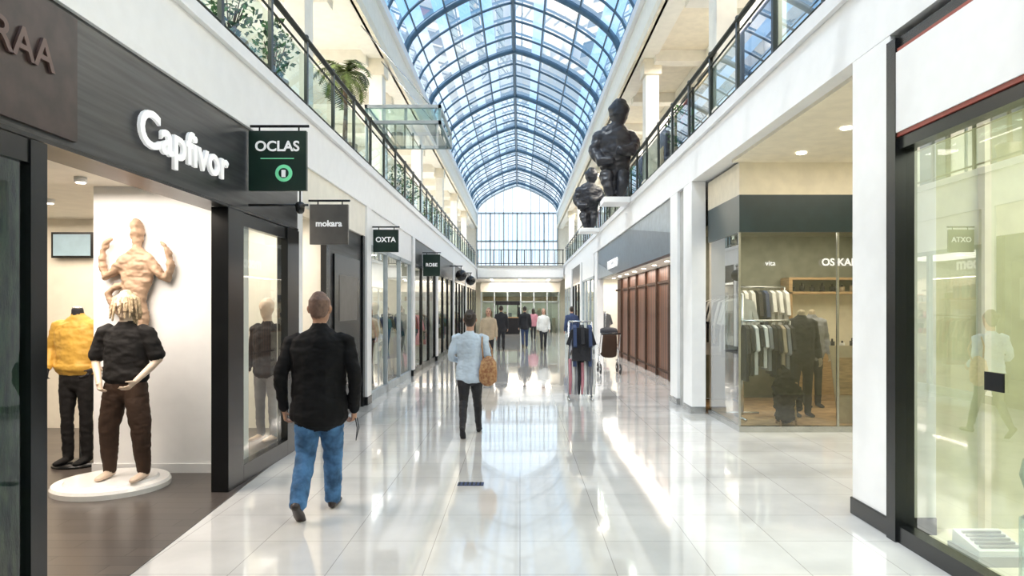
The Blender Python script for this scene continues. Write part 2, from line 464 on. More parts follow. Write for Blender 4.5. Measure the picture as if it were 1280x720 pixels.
# ---------------- roof (pointed vault)
XC, HW, ZS, RISE = -.2, 2.85, 8.38, 1.95
def prof(t):
    return V(XC-HW*math.cos(math.pi*(t+.035*math.sin(2*math.pi*t))), 0, ZS+RISE*(.6*math.sin(math.pi*t)+.4*(1-abs(2*t-1))))
NT = 24
b = MB()
y = Y0
i = 0
while y <= Y1+.01:
    big = (i % 4 == 0)
    r = .068 if big else .031
    b.tube([(prof(k/NT)+V(0, y, 0), r, r*(1.4 if big else 1.2)) for k in range(NT+1)], 'steelblue', 6, False, ref=V(0, 1, 0))
    y += 1.2; i += 1
for k in range(0, NT+1, 3):
    p = prof(k/NT); r = .06 if k in (0, NT, NT//2) else .026
    b.tube([(p+V(0, Y0, 0), r), (p+V(0, Y1, 0), r)], 'steelblue', 6, False)
b.obj('ceiling_roof_frame')
b = MB()
for k in range(NT):
    p, q = prof(k/NT), prof((k+1)/NT)
    b.quad(p+V(0, Y0, .06), p+V(0, Y1, .06), q+V(0, Y1, .06), q+V(0, Y0, .06), 'roofglass')
b.obj('ceiling_glass_vault')

# ---------------- end wall
def roofz(x):
    best = min((prof(k/96) for k in range(97)), key=lambda p: abs(p.x-x)); return best.z
b = MB()
for i in range(19):
    xx = -3.05+i*(5.7/18)
    w = .05 if i % 3 == 0 else .022
    b.box(xx-w, xx+w, 47.9, 48.05, 4.4, 8.4, 'steellight')
    if 0 < i < 18 and i % 2 == 0: b.box(xx-.02, xx+.02, 47.9, 48.0, 8.4, roofz(xx), 'steellight')
for z in (4.4, 6.4, 8.38): b.box(-3.05, 2.65, 47.9, 48.05, z-.06, z+.06, 'steellight')
b.tube([(prof(k/NT)+V(0, 47.95, -.02), .08) for k in range(NT+1)], 'steellight', 6, False, ref=V(0, 1, 0))
b.quad((-3.05, 48.02, 4.4), (2.65, 48.02, 4.4), (2.65, 48.02, 8.4), (-3.05, 48.02, 8.4), 'roofglass')
b.obj('window_2')
b = MB()
b.box(-6, -3.05, 48, 48.2, 4.2, 8.4, 'creamw'); b.box(2.65, 8.5, 48, 48.2, 4.4, 8.4, 'creamw')
b.box(-9, 9, 48.06, 48.2, 0, 4.35, 'creamw')
b.obj('wall_back')
b = MB(); b.box(-9, 9, Y0-.2, Y0, 0, 8.4, 'creamw'); b.obj('wall_front')
b = MB(); b.box(-9.2, -9, Y0, 48.2, 0, 3.48, 'creamw'); b.obj('wall_left')
b = MB(); b.box(9, 9.2, Y0, 48.2, 0, 3.73, 'creamw'); b.box(8.5, 9.2, Y0, 48.2, 3.73, 4.4, 'creamw'); b.obj('wall_right')
b = MB(); b.box(-9.2, -6, Y0, 48.2, 3.48, 3.6, 'creamw'); b.obj('ceiling_left_shops')
b = MB()
b.box(XL+.06, XR-.06, 42.01, 48, 3.5, 4.3, 'white'); b.box(XL+.06, XR-.06, 41.96, 42.01, 4.2, 4.34, 'grey'); b.box(XL+.06, XR-.06, 41.98, 42.01, 3.5, 3.6, 'grey')
for x in (-1.8, 0, 1.8):
    for y in (42.8, 44.5): b.cyl((x, y, 3.5), (x, y, 3.48), .09, 'lamp')
b.obj('bridge_walkway')
b = MB()
b.box(XL, XR, 46.5, 46.7, 2.8, 3.45, 'creamw')
for xx in (-2.65, -1.75, -.85, .05, .95, 1.85, 2.65): b.box(xx-.04, xx+.04, 46.5, 46.62, 0, 2.8, 'steellight')
b.box(XL, XR, 46.5, 46.62, 2.1, 2.16, 'steellight')
b.quad((XL, 46.56, 0), (XR, 46.56, 0), (XR, 46.56, 2.8), (XL, 46.56, 2.8), 'railglass')
b.obj('door_2')
b = MB()
for k in range(15):
    xx = -2.4+k*.34
    b.box(xx-.12, xx+.12, 47.5, 47.7, 0.0, random.uniform(.8, 2.0), random.choice(['wood', 'creamw', 'c_beige', 'c_grey', 'c_white', 'c_black']))
b.box(-2.6, 2.6, 47.6, 47.7, 2.2, 2.5, 'wood')
b.obj('shop_shelf_display')
b = MB()
b.box(-1.55, -.05, 44.2, 44.8, 0, 1.05, 'c_black'); b.box(-1.6, 0, 44.15, 44.85, 1.05, 1.1, 'wood'); b.box(-1.5, -1.42, 44.4, 44.5, 1.1, 2.1, 'black'); b.box(-.18, -.1, 44.4, 44.5, 1.1, 2.1, 'black'); b.box(-1.6, 0, 44.35, 44.55, 1.9, 2.15, 'c_black')
b.obj('dark_end_block')  # invented kiosk-shaped block, put in for the dark patch at corridor end

# ---------------- railings
def railing(name, x, z, h, y0, y1, inner):
    b = MB(); st = 1.25; y = y0
    while y < y1+.01:
        b.box(x-.02, x+.02, y-.03, y+.03, z, z+h, 'bronze'); b.ell((x, y, z+h+.03), (.035, .035, .04), 'bronze', 8, 5)
        y += st
    for zz, r in ((z+h, .035), (z+h-.16, .014), (z+.12, .018)):
        b.cyl((x, y0, zz), (x, y1, zz), r, 'bronze', seg=8)
    b.quad((x+inner, y0, z+.08), (x+inner, y1, z+.08), (x+inner, y1, z+h-.18), (x+inner, y0, z+h-.18), 'railglass')
    return b.obj(name)
railing('railing', XL-.05, 4.2, .95, 0, 42, -.03)
railing('railing', XR+.05, 4.4, 1.0, 0, 42, .03)
b = MB()
for i in range(12):
    xx = XL+.1+i*(5.25/11); b.cyl((xx, 42.08, 4.3), (xx, 42.08, 5.3), .025, 'bronze', seg=6)
for zz in (5.3, 4.45): b.cyl((XL+.03, 42.08, zz), (XR-.03, 42.08, zz), .03, 'bronze', seg=6)
for i in range(50):
    xx = XL+.05+i*.109; b.cyl((xx, 42.08, 4.45), (xx, 42.08, 5.3), .008, 'bronze', seg=5)
b.obj('railing')

# ---------------- LEFT storefront, shop 1
b = MB()
b.box(-2.98, -2.70, -5.9, 8.25, 2.635, 3.48, 'char')
b.box(-2.70, -2.69, -5.9, 8.25, 2.635, 2.66, 'black')
b.box(-2.70, -2.675, 1.0, 4.11, 2.70, 3.44, 'brown_panel')
sb = b.obj('shop_sign_fascia')
def text(name, s, size, loc, rot, m, ext=.02, off=0.0, parent=None, ax='LEFT', sx=1):
    c = bpy.data.curves.new(name, 'FONT'); c.body = s; c.size = size; c.extrude = ext; c.offset = off; c.align_x = ax
    c.resolution_u = 4
    o = bpy.data.objects.new(name, c); o.location = loc; o.rotation_euler = rot; o.scale = (sx, 1, 1); c.materials.append(M[m]); COL.objects.link(o)
    if parent: o.parent = parent
    return o
H = math.pi/2
text('letters', 'Capfivor', .37, (-2.665, 4.74, 2.86), (H, 0, H), 'letter', .012, .008, sb, sx=1.12)
text('letters_brown', 'RAA', .24, (-2.665, 3.42, 3.04), (H, 0, H), 'letter2', .008, .003, sb)
b = MB()
b.box(-2.755, -2.69, 3.74, 3.87, .0, 2.63, 'black')
b.box(-2.75, -2.70, -5.9, 3.74, 0, .12, 'black')
b.box(-2.75, -2.70, -5.9, 3.74, 2.5, 2.63, 'black')
b.quad((-2.72, -5.9, .12), (-2.72, 3.74, .12), (-2.72, 3.74, 2.5), (-2.72, -5.9, 2.5), 'glass')
b.obj('window_3')
b = MB(); pts = []
for k in range(75):
    pts.append((-2.86+.035*math.sin(k*1.3), -5+k*.1215))
for (p, q) in zip(pts[:-1], pts[1:]): b.add([(p[0], p[1], .01), (q[0], q[1], .01), (q[0], q[1], 2.6), (p[0], p[1], 2.6)], [(0, 1, 2, 3)], 'tealreflect', True)
b.obj('painted_reflection_sheet')  # made-up wavy sheet behind the glass, coloured as its green reflection
b = MB()
b.box(-2.84, -2.68, 6.25, 6.6, 0, 2.63, 'black')
b.box(-2.80, -2.68, 7.85, 8.25, 0, 2.63, 'black')
b.box(-2.78, -2.68, 6.6, 7.85, 0, .18, 'black'); b.box(-2.78, -2.70, 6.6, 7.85, 2.5, 2.63, 'black')
b.quad((-2.72, 6.6, .18), (-2.72, 7.85, .18), (-2.72, 7.85, 2.5), (-2.72, 6.6, 2.5), 'glass')
b.obj('window_4', .004)
b = MB(); b.box(-8.6, -2.98, -5.9, 9.6, 2.95, 3.05, 'creamw'); b.obj('ceiling_left_shop')
b = MB(); b.box(-4.39, -2.85, 7.0, 7.14, 0.006, 2.95, 'white'); b.box(-4.40, -2.85, 6.985, 7.0, .006, .1, 'white'); b.obj('wall_partition')
b = MB(); b.box(-8.6, -2.80, 9.6, 9.75, 0, 3.05, 'creamw'); b.obj('wall_shop_back')
b = MB(); b.box(-8.1, -8, -5.9, 9.6, 0, 3.0, 'creamw'); b.obj('wall_shop_side')
b = MB()
for (x, y) in ((-3.6, 4.6), (-4.3, 5.3), (-3.4, 5.8), (-4.2, 6.5), (-5.4, 7.8), (-5.9, 6.6), (-5.1, 9.0), (-3.3, 8.4)):
    b.cyl((x, y, 2.95), (x, y, 2.90), .055, 'white', seg=14); b.cyl((x, y, 2.90), (x, y, 2.893), .042, 'lamp', seg=14)
b.obj('ceiling_downlights')
b = MB()
b.box(-6.55, -5.97, 9.5, 9.55, 2.40, 2.76, 'black'); b.box(-6.52, -6.0, 9.494, 9.5, 2.43, 2.73, 'screen'); b.box(-6.3, -6.2, 9.55, 9.6, 2.5, 2.66, 'black')
b.obj('wall_television')

b = MB()
c = (-3.86, 6.44)
prof_ = [(.50, .006), (.50, .05), (.485, .075), (.40, .078), (.38, .10)]
seg = 48; vs = []; fs = []
for r, z in prof_:
    for k in range(seg): vs.append((c[0]+r*math.cos(2*math.pi*k/seg), c[1]+r*math.sin(2*math.pi*k/seg), z))
for i in range(len(prof_)-1):
    for k in range(seg): fs.append((i*seg+k, i*seg+(k+1) % seg, (i+1)*seg+(k+1) % seg, (i+1)*seg+k))
fs.append(tuple(range((len(prof_)-1)*seg, len(prof_)*seg))); fs.append(tuple(reversed(range(seg))))
b.add(vs, fs, 'disc'); b.obj('display_plinth')

mq = human('mannequin', (-3.72, 6.42, .098), math.pi, 1.74,
      dict(top='tee', bottom='trouser', skin='skinw', shoe='skinw', hair='straw', eye='skinw', lip='skinw'),
      dict(elL=(-.31, -.02, 1.15), wrL=(-.20, .17, .97), elR=(.30, .0, 1.15), wrR=(.14, .2, .95), sleeve='short', hemz=.97,
           thigh=.108, knee=.092, calf=.085, hem=.058, anL=(-.19, .03, .09), anR=(.17, -.02, .09), knL=(-.17, .05, .5), knR=(.15, .03, .5), wide=1.1),
      'tee', .009, hair='long')
b = MB()
for s in range(34):
    a = random.uniform(0, 6.28); r = .10
    x = -3.72+r*math.cos(a); y = 6.42+r*math.sin(a)
    b.tube([((-3.72+.03*math.cos(a), 6.42+.03*math.sin(a), 1.835), .014), ((x, y, 1.79), .018), ((x+.03*math.cos(a), y+.03*math.sin(a), 1.63+random.uniform(-.05, .05)), .010)], 'straw', 6)
b.obj('wig_strands', parent=mq)

gm = human('mannequin', (-4.78, 7.35, .03), math.pi, 1.86,
      dict(top='gold', bottom='tee', skin='c_black', shoe='tee'),
      dict(hemz=.98, sleeve='long', elL=(-.29, -.02, 1.17), elR=(.29, -.02, 1.17), wrL=(-.24, .12, 1.0), wrR=(.24, .12, 1.0), wide=1.1), 'jacket', .011, head=False)
b = MB(); b.cyl((-4.78, 7.35, .006), (-4.78, 7.35, .035), .24, 'black', seg=28); b.cyl((-4.78, 7.4, .03), (-4.78, 7.4, .9), .015, 'chrome')
b.ell((-4.78, 7.34, 1.70), (.05, .05, .02), 'chrome'); b.obj('stand', parent=gm)

# relief sculpture: human torso with raised arms
rl = []
def RR(pts): rl.append(('c', [(V(p[0], 6.93, p[1]), p[2], (p[3] if len(p) > 3 else p[2]*.8)) for p in pts], V(0, 1, 0)))
def RT(pts): rl.append(('c', [(V(p[0], 6.93, p[1]), p[2], .07) for p in pts], V(1, 0, 0)))
RT([(-3.92, 1.45, .13), (-3.93, 1.6, .15), (-3.92, 1.78, .115), (-3.91, 1.95, .15), (-3.90, 2.12, .19), (-3.90, 2.22, .17), (-3.90, 2.29, .07)])
RR([(-3.90, 2.28, .045), (-3.905, 2.38, .055), (-3.91, 2.46, .078), (-3.905, 2.54, .075), (-3.90, 2.59, .05)])
RR([(-4.03, 2.18, .07), (-4.13, 2.08, .062), (-4.22, 2.02, .055), (-4.26, 2.14, .048), (-4.25, 2.28, .035), (-4.21, 2.36, .038), (-4.17, 2.41, .02)])
RR([(-3.77, 2.18, .07), (-3.68, 2.06, .062), (-3.60, 2.00, .055), (-3.56, 2.12, .048), (-3.58, 2.26, .035), (-3.62, 2.33, .038), (-3.66, 2.38, .02)])
RR([(-4.02, 1.62, .06), (-4.14, 1.72, .05), (-4.20, 1.84, .04), (-4.12, 1.92, .035), (-4.02, 1.94, .035)])
blob('wall_relief_sculpture', rl, .010, {'c': 'clay'}, None, {'c': (.016, 10)})

# ---------------- plants
def palm(name, loc, h, n=13, fl=.8, pot=.22, poth=.4, leaf='leaf2'):
    b = MB(); x, y, z = loc
    b.tube([((x, y, z), pot*.8), ((x, y, z+poth*.9), pot), ((x, y, z+poth), pot*1.06)], 'pot', 18, False)
    b.cyl((x, y, z+poth), (x, y, z+poth+.01), pot*.95, 'soil')
    zt = z+h-fl*.45
    b.tube([((x, y, z+poth), .05), ((x+.02, y, (z+poth+zt)/2), .035), ((x, y, zt), .04)], 'trunk', 8)
    for i in range(n):
        a = 2*math.pi*i/n+random.uniform(-.2, .2); el = random.uniform(.3, 1.3)
        d = V(math.cos(a), math.sin(a), 0); p = V(x, y, zt)
        L = fl*random.uniform(.8, 1.1); prev = p; ang = el
        N = 9
        for k in range(N):
            ang -= .26
            q = prev+(d*math.cos(ang)+V(0, 0, math.sin(ang)))*(L/N)
            b.tube([(prev, .006), (q, .005)], leaf, 4, False)
            s = d.cross(V(0, 0, 1)); w = L*.26*math.sin(math.pi*(k+1.2)/(N+1.5))
            t = (q-prev).normalized()
            for sg in (-1, 1):
                for f in (0, .5):
                    m0 = prev.lerp(q, f)
                    tip = m0+s*sg*w+t*w*.5-V(0, 0, w*.3)
                    b.add([m0, m0+t*L*.06, tip], [(0, 1, 2)], leaf)
            prev = q
    return b.obj(name)
def shrub(name, loc, r, h, poth=.35, n=260, pot='pot'):
    b = MB(); x, y, z = loc
    b.tube([((x, y, z), r*.55), ((x, y, z+poth), r*.7)], pot, 18, False)
    for i in range(12):
        a = random.uniform(0, 6.28); q = random.uniform(.2, .8)*r
        b.tube([((x, y, z+poth-.03), .01), ((x+q*math.cos(a), y+q*math.sin(a), z+poth+h*.6), .006)], 'trunk', 5, False)
    for i in range(n):
        a = random.uniform(0, 6.28); u = random.uniform(-1, 1); q = r*random.uniform(.5, 1)
        c = V(x+q*math.cos(a)*math.sqrt(1-u*u), y+q*math.sin(a)*math.sqrt(1-u*u), z+poth+h*.5+u*h*.5)
        d = V(random.uniform(-1, 1), random.uniform(-1, 1), random.uniform(-.4, 1)).normalized(); s = d.orthogonal().normalized()
        s.rotate(Matrix.Rotation(random.uniform(0, 6), 3, d)); L = random.uniform(.06, .12)
        b.add([c, c+d*L*.5+s*L*.25, c+d*L, c+d*L*.5-s*L*.25], [(0, 1, 2, 3)], 'leaf')
    return b.obj(name)
palm('potted_palm', (-3.12, 12.1, 4.205), 1.95, 19, .75)
for y in (6.2, 7.4, 8.7, 17.5, 19.5, 23.0, 25, 29): shrub('potted_shrub', (-3.16, y, 4.205), .28, .75, .4)
for y in (13.6, 19.5, 24): shrub('potted_shrub', (3.22, y, 4.405), .32, .85, .45)

# ---------------- projecting glass canopy (left upper)
b = MB()
ya, yb, xa, xb = 12.9, 15.0, -2.95, -1.5
for z in (5.2, 5.5):
    b.box(xa, xb, ya, ya+.08, z, z+.06, 'steellight'); b.box(xa, xb, yb-.08, yb, z, z+.06, 'steellight')
    b.box(xb-.05, xb, ya, yb, z, z+.06, 'steellight'); b.box(xa, xa+.05, ya, yb, z, z+.06, 'steellight')
for x in (xa, -2.2, xb-.05):
    for y in (ya+.02, yb-.06): b.box(x, x+.05, y, y+.05, 5.2, 5.55, 'steellight')
b.quad((xa, ya, 5.56), (xb, ya, 5.56), (xb, yb, 5.56), (xa, yb, 5.56), 'railglass')
b.quad((xa, ya+.01, 5.2), (xb, ya+.01, 5.2), (xb, ya+.01, 5.5), (xa, ya+.01, 5.5), 'railglass')
b.quad((xa, ya, 5.2), (xb, ya, 5.2), (xb, yb, 5.2), (xa, yb, 5.2), 'railglass')
for y in (ya+.1, yb-.1): b.cyl((xa+.02, y, 4.2), (xa+.02, y, 5.2), .03, 'steellight'); b.cyl((-3.04, y, 7.1), (-1.7, y, 5.55), .012, 'chrome')
b.obj('glass_canopy')

# ---------------- projecting signs
def psign(Y, x1, z0, z1, m, body, logo=False, ts=.13):
    b = MB()
    b.box(XL+.02, x1, Y, Y+.05, z0, z1, m)
    b.cyl((XL-.0, Y+.025, z1+.05), (x1+.02, Y+.025, z1+.05), .014, 'black')
    for x in (XL+.12, x1-.08): b.cyl((x, Y+.025, z1+.05), (x, Y+.025, z1), .008, 'black')
    if logo:
        b.cyl((x1-.22, Y, z0+.17), (x1-.22, Y-.006, z0+.17), .085, 'logo', seg=24); b.cyl((x1-.22, Y-.006, z0+.17), (x1-.22, Y-.01, z0+.17), .05, m, seg=20)
        b.box(x1-.24, x1-.20, Y-.014, Y-.01, z0+.13, z0+.2, 'letter')
        b.box(XL+.14, x1-.12, Y-.004, Y, z0+.31, z0+.32, 'logo')
    o = b.obj('hanging_sign', .004)
    text('lettering', body, ts, ((XL+.02+x1)/2, Y-.004, z1-(.20 if logo else (z1-z0)*.55)), (H, 0, 0), 'letter', .003, .003, o, 'CENTER')
    return o
psign(6.71, -2.11, 2.86, 3.45, 'signgreen', 'OCLAS', True, .14)
psign(8.66, -2.19, 2.51, 3.02, 'signgrey', 'mokara', False, .11)
psign(12.4, -2.22, 2.72, 3.13, 'signgreen', 'OXTA', False, .13)
psign(18.8, -2.21, 2.58, 3.18, 'signgreen', 'ROBE', False, .13)
b = MB()
b.cyl((-2.69, 6.74, 2.72), (-2.10, 6.74, 2.72), .012, 'black'); b.cyl((-2.18, 6.74, 2.72), (-2.18, 6.74, 2.86), .008, 'black')
b.tube([((-2.18, 6.74, 2.66), .04, .05), ((-2.18, 6.74, 2.72), .05, .05)], 'black', 10)
b.obj('wall_spotlight')
for y, z in ((26, 2.95), (31, 2.95)):
    b = MB(); b.cyl((-2.69, y, z+.35), (-2.2, y, z+.35), .02, 'black'); b.cyl((-2.25, y, z+.35), (-2.25, y, z+.2), .015, 'black'); b.ell((-2.25, y, z), (.22, .22, .22), 'black'); b.obj('globe_lantern')

# ---------------- garments
OUT = [(-.07, 0), (-.2, -.05), (-.29, -.40), (-.22, -.43), (-.17, -.2), (-.18, -.8), (.18, -.8), (.17, -.2), (.22, -.43), (.29, -.40), (.2, -.05), (.07, 0)]
def garment(b, x, y, z, m, along='y', sc=1.0, t=.05, ln=1.0):
    pts = []
    for (u, w) in OUT:
        w2 = w*ln
        pts.append((x+u*sc, y, z+w2*sc) if along == 'y' else (x, y+u*sc, z+w2*sc))
    b.prism(pts, (0, t, 0) if along == 'y' else (t, 0, 0), m)
    b.tube([((x, y+t/2, z), .004), ((x, y+t/2, z+.06), .004)], 'chrome', 5, False)
def rack(name, x, y, L, n, cols, along='y', z=1.55, z0=0, sc=1.0):
    b = MB()
    e = (0, L, 0) if along == 'y' else (L, 0, 0)
    p0 = V(x, y, z0); p1 = p0+V(*e); up = V(0, 0, z)
    for p in (p0, p1):
        b.cyl(p, p+up, .018, 'chrome'); o = V(.25, 0, 0) if along == 'y' else V(0, .25, 0)
        b.cyl(p-o+V(0, 0, .03), p+o+V(0, 0, .03), .018, 'chrome')
    b.cyl(p0+up, p1+up, .018, 'chrome')
    for i in range(n):
        q = p0+V(*e)*((i+.5)/n)
        garment(b, q.x, q.y, z0+z-.06, random.choice(cols), along, sc, min(.06, L/n*.7), random.uniform(.85, 1.25))
    return b.obj(name)

def area(name, loc, sx, sy, power, col=(1, .93, .84), rot=(0, 0, 0)):
    l = bpy.data.lights.new(name, 'AREA'); l.shape = 'RECTANGLE'; l.size = sx; l.size_y = sy; l.energy = power; l.color = col
    o = bpy.data.objects.new(name, l); o.location = loc; o.rotation_euler = rot; COL.objects.link(o); return o
def mall_front(side, y0, y1, x, ztop, zfas, frame='black', n=3, back=2.4, wallm='creamw', band='char'):
    s = -1 if side == 'l' else 1
    b = MB()
    xa, xb = sorted((x, x+s*.08))
    b.box(xa, xb, y0, y1, ztop, zfas, band)
    b.box(xa, xb, y0, y1, 0, .15, frame); b.box(xa, xb, y0, y1, ztop-.08, ztop, frame)
    for i in range(n+1):
        y = y0+(y1-y0-.08)*i/n; b.box(xa, xb, y, y+.08, 0, ztop, frame)
    b.quad((x+s*.04, y0, .15), (x+s*.04, y1, .15), (x+s*.04, y1, ztop-.08), (x+s*.04, y0, ztop-.08), 'glass')
    b.obj('window_5')
    b = MB()
    q = x+s*back; qa, qb = sorted((q, q+s*.1)); b.box(qa, qb, y0-.1, y1+.1, 0, zfas-.05, wallm)
    xa, xb = sorted((x+s*.1, q)); b.box(xa, xb, y1, y1+.1, 0, zfas-.05, wallm)
    for k in range(3):
        qa, qb = sorted((q-s*.35, q)); z = .7+k*.6
        b.box(qa, qb, y0+.2, y1-.2, z, z+.04, 'wood')
        yy = y0+.3
        while yy < y1-.4:
            b.box(qa+.04, qb-.04, yy, yy+.2, z+.04, z+.04+random.uniform(.1, .35), random.choice(PK)); yy += .32
    b.obj('wall_shop_interior')
    b = MB(); xa, xb = sorted((x+s*.1, q)); b.box(xa, xb, y0, y1, ztop+.05, ztop+.1, 'creamw')
    for k in range(int((y1-y0)/1.2)):
        for dx in (.6, 1.6):
            xx = x+s*dx; yy = y0+.6+k*1.2; b.cyl((xx, yy, ztop+.05), (xx, yy, ztop+.03), .07, 'lamp', seg=10)
    b.obj('ceiling_shop')

lsegs = [(12.3, 16.9, 3), (17.3, 21.8, 3), (22.3, 27.3, 3), (27.8, 33.6, 4), (34.1, 41.5, 4)]
walls = ['creamw', 'grey', 'creamw', 'white', 'cream']
for i, (a, c, n) in enumerate(lsegs):
    mall_front('l', a, c, XL, 2.85, 3.48, n=n, wallm=walls[i], band='white' if i == 0 else 'char', frame='steellight' if i == 0 else 'black')
    rack('clothes_rack', XL-.45, a+.4, (c-a)*.36, 10, random.sample(PK, 6))
    rack('clothes_rack', XL-.45, a+.8+(c-a)*.5, (c-a)*.32, 8, random.sample(PK, 6))
    area('gallery_fill_light', (XL-1.2, (a+c)/2, 2.84), 1.6, c-a-.6, 110)
for a in (11.85, 16.95, 21.85, 27.35, 33.65):
    b = MB(); b.box(XL-.25, XL+.04, a, a+.33, 0, 3.48, 'white'); b.box(XL-.25, XL+.05, a-.01, a+.34, 0, .15, 'black'); b.obj('column', .008)
b = MB()
b.box(-2.95, -2.70, 8.25, 8.45, 0, 3.48, 'white')
b.box(-2.95, -2.70, 8.45, 11.85, 2.95, 3.48, 'creamw')
b.box(-2.80, -2.72, 9.55, 9.7, 0, 2.95, 'black')
b.box(-2.80, -2.74, 9.7, 11.75, 0, 2.95, 'char')
b.box(-2.74, -2.71, 9.95, 11.5, .5, 2.5, 'black')
b.box(-2.712, -2.705, 10.2, 11.3, 1.5, 2.2, 'signgrey')
b.box(-2.80, -2.70, 11.7, 11.85, 0, 2.95, 'black')
b.obj('wall_shop_front')
mm = human('mannequin', (-3.25, 8.75, .006), math.pi*.9, 1.8, dict(top='c_black', bottom='c_grey', skin='skinw', shoe='skinw', hair='skinw', eye='skinw', lip='skinw'), {}, 'tee', .014, hair='short')
mm2 = human('mannequin', (-3.15, 14.75, 0), math.pi*.8, 1.8, dict(top='c_navy', bottom='c_black', skin='skinw', shoe='skinw', hair='skinw', eye='skinw', lip='skinw'), {}, 'jacket', .018, hair='short')
for (x, y) in ((-3.15, 19.45), (-3.15, 24.6), (3.3, 27.8), (3.3, 33.2)):
    o = bpy.data.objects.new('mannequin', mm2.data); o.location = (x+3.15, y-14.75, 0); COL.objects.link(o)

# ---------------- RIGHT storefront near
b = MB()
b.box(2.75, 2.90, -5.9, 5.04, 2.85, 3.66, 'black')
b.box(2.735, 2.75, -5.9, 4.99, 2.94, 3.58, 'red')
b.box(2.725, 2.735, -5.85, 4.96, 2.97, 3.55, 'white')
b.box(2.72, 2.86, 4.93, 5.05, 0, 3.66, 'black')
b.box(2.74, 2.84, -5.9, 4.93, 0, .12, 'black')
b.quad((2.80, -5.9, .12), (2.80, 4.93, .12), (2.80, 4.93, 2.85), (2.80, -5.9, 2.85), 'glassg')
b.box(2.785, 2.795, 3.92, 4.08, 1.21, 1.32, 'black')
b.obj('window_6')
b = MB(); b.box(2.9, 8.5, 5.2, 5.34, 0, 3.69, 'yellow'); b.box(3.05, 3.08, 5.17, 5.2, 0, 3.3, 'steellight'); b.box(3.5, 3.55, 5.12, 5.2, 0, 3.3, 'cream'); b.obj('wall_right_partition')
b = MB(); b.box(6.5, 6.6, -5.9, 12.5, 0, 3.69, 'yellow'); b.obj('wall_right_shop_side')
b = MB(); b.box(2.9, 6.5, -5.9, 5.2, 3.3, 3.4, 'yellow'); b.obj('ceiling_right_shop')
b = MB(); b.box(2.85, 6.5, -5.9, 5.2, 0, .012, 'cream'); b.obj('floor_right_shop')
b = MB()
b.box(2.98, 3.34, 4.42, 4.74, .012, .08, 'grey'); b.prism([(3.0, 4.44, .08), (3.0, 4.72, .08), (3.0, 4.72, .17), (3.0, 4.44, .11)], (.32, 0, 0), 'white')
for k in range(5): b.box(3.03, 3.29, 4.47+k*.045, 4.49+k*.045, .12+k*.0095, .135+k*.0095, 'grey')
b.obj('display_block')
b = MB()
b.cyl((3.12, 4.12, .012), (3.12, 4.12, .42), .08, 'railglass', seg=18)
b.tube([((3.12, 4.12, .42), .07), ((3.12, 4.12, .47), .03), ((3.12, 4.12, .55), .04), ((3.12, 4.12, .68), .08), ((3.12, 4.12, .78), .06)], 'railglass', 16, False)
b.obj('glass_vase')
b = MB(); b.box(2.75, 3.1, 5.06, 5.63, 0, 3.73, 'white'); b.box(2.735, 3.1, 5.05, 5.64, 0, .14, 'black'); b.obj('column', .008)
b = MB(); b.box(2.75, 2.98, 10.9, 11.45, 0, 3.73, 'white'); b.box(2.735, 2.98, 10.89, 11.46, 0, .12, 'chrome'); b.obj('column', .008)
b = MB(); b.box(2.75, 3.0, 11.9, 12.45, 0, 3.73, 'white'); b.box(2.735, 3.0, 11.89, 12.46, 0, .12, 'chrome'); b.obj('column', .008)
b = MB(); b.box(2.8, 2.86, 11.45, 11.9, 0, 3.73, 'grey'); b.obj('wall_column_infill')

b = MB()
b.box(3.0, 6.5, 9.3, 9.4, 2.74, 3.25, 'teal'); b.box(3.0, 6.5, 9.3, 9.4, 3.25, 3.69, 'cream')
b.box(3.0, 3.08, 9.4, 10.85, 2.74, 3.25, 'teal'); b.box(3.0, 3.08, 9.4, 10.85, 3.25, 3.69, 'cream')
b.box(3.0, 6.5, 9.3, 9.38, 0, .08, 'chrome'); b.box(3.0, 3.06, 9.38, 10.85, 0, .08, 'chrome')
for x in (3.0, 4.35, 5.4): b.box(x, x+.03, 9.33, 9.36, .08, 2.74, 'chrome')
b.quad((3.0, 9.34, .08), (6.5, 9.34, .08), (6.5, 9.34, 2.74), (3.0, 9.34, 2.74), 'glassd')
b.quad((3.02, 9.34, .08), (3.02, 10.85, .08), (3.02, 10.85, 2.74), (3.02, 9.34, 2.74), 'glassd')
w7 = b.obj('window_7')
text('lettering', 'OS KAI', .14, (4.12, 9.29, 2.28), (H, 0, 0), 'letter', .003, .003, w7)
text('lettering_small', 'vita', .10, (3.35, 9.29, 2.28), (H, 0, 0), 'letter', .003, 0, w7)
b = MB(); b.box(2.98, 6.5, 12.45, 12.55, 0, 3.69, 'olive'); b.obj('wall_right_shop_back')
b = MB(); b.box(3.1, 6.5, 9.4, 12.45, .0, .06, 'wood'); b.obj('floor_right_display')
b = MB()
b.box(3.1, 6.5, 9.4, 12.45, 3.0, 3.06, 'olive')
for x in (3.6, 4.4, 5.2, 6):
    for y in (9.9, 11.2): b.cyl((x, y, 3.0), (x, y, 2.97), .05, 'lamp')
b.obj('ceiling_right_display')
b = MB()
b.box(4.75, 6.3, 12.0, 12.4, .06, .95, 'wood'); b.box(4.75, 4.81, 12.0, 12.4, .95, 2.2, 'wood'); b.box(6.24, 6.3, 12.0, 12.4, .95, 2.2, 'wood')
b.box(4.75, 6.3, 12.36, 12.4, .95, 1.95, 'cream')
for z in (.95, 1.95, 2.2):
    b.box(4.75, 6.3, 12.0, 12.4, z, z+.04, 'wood')
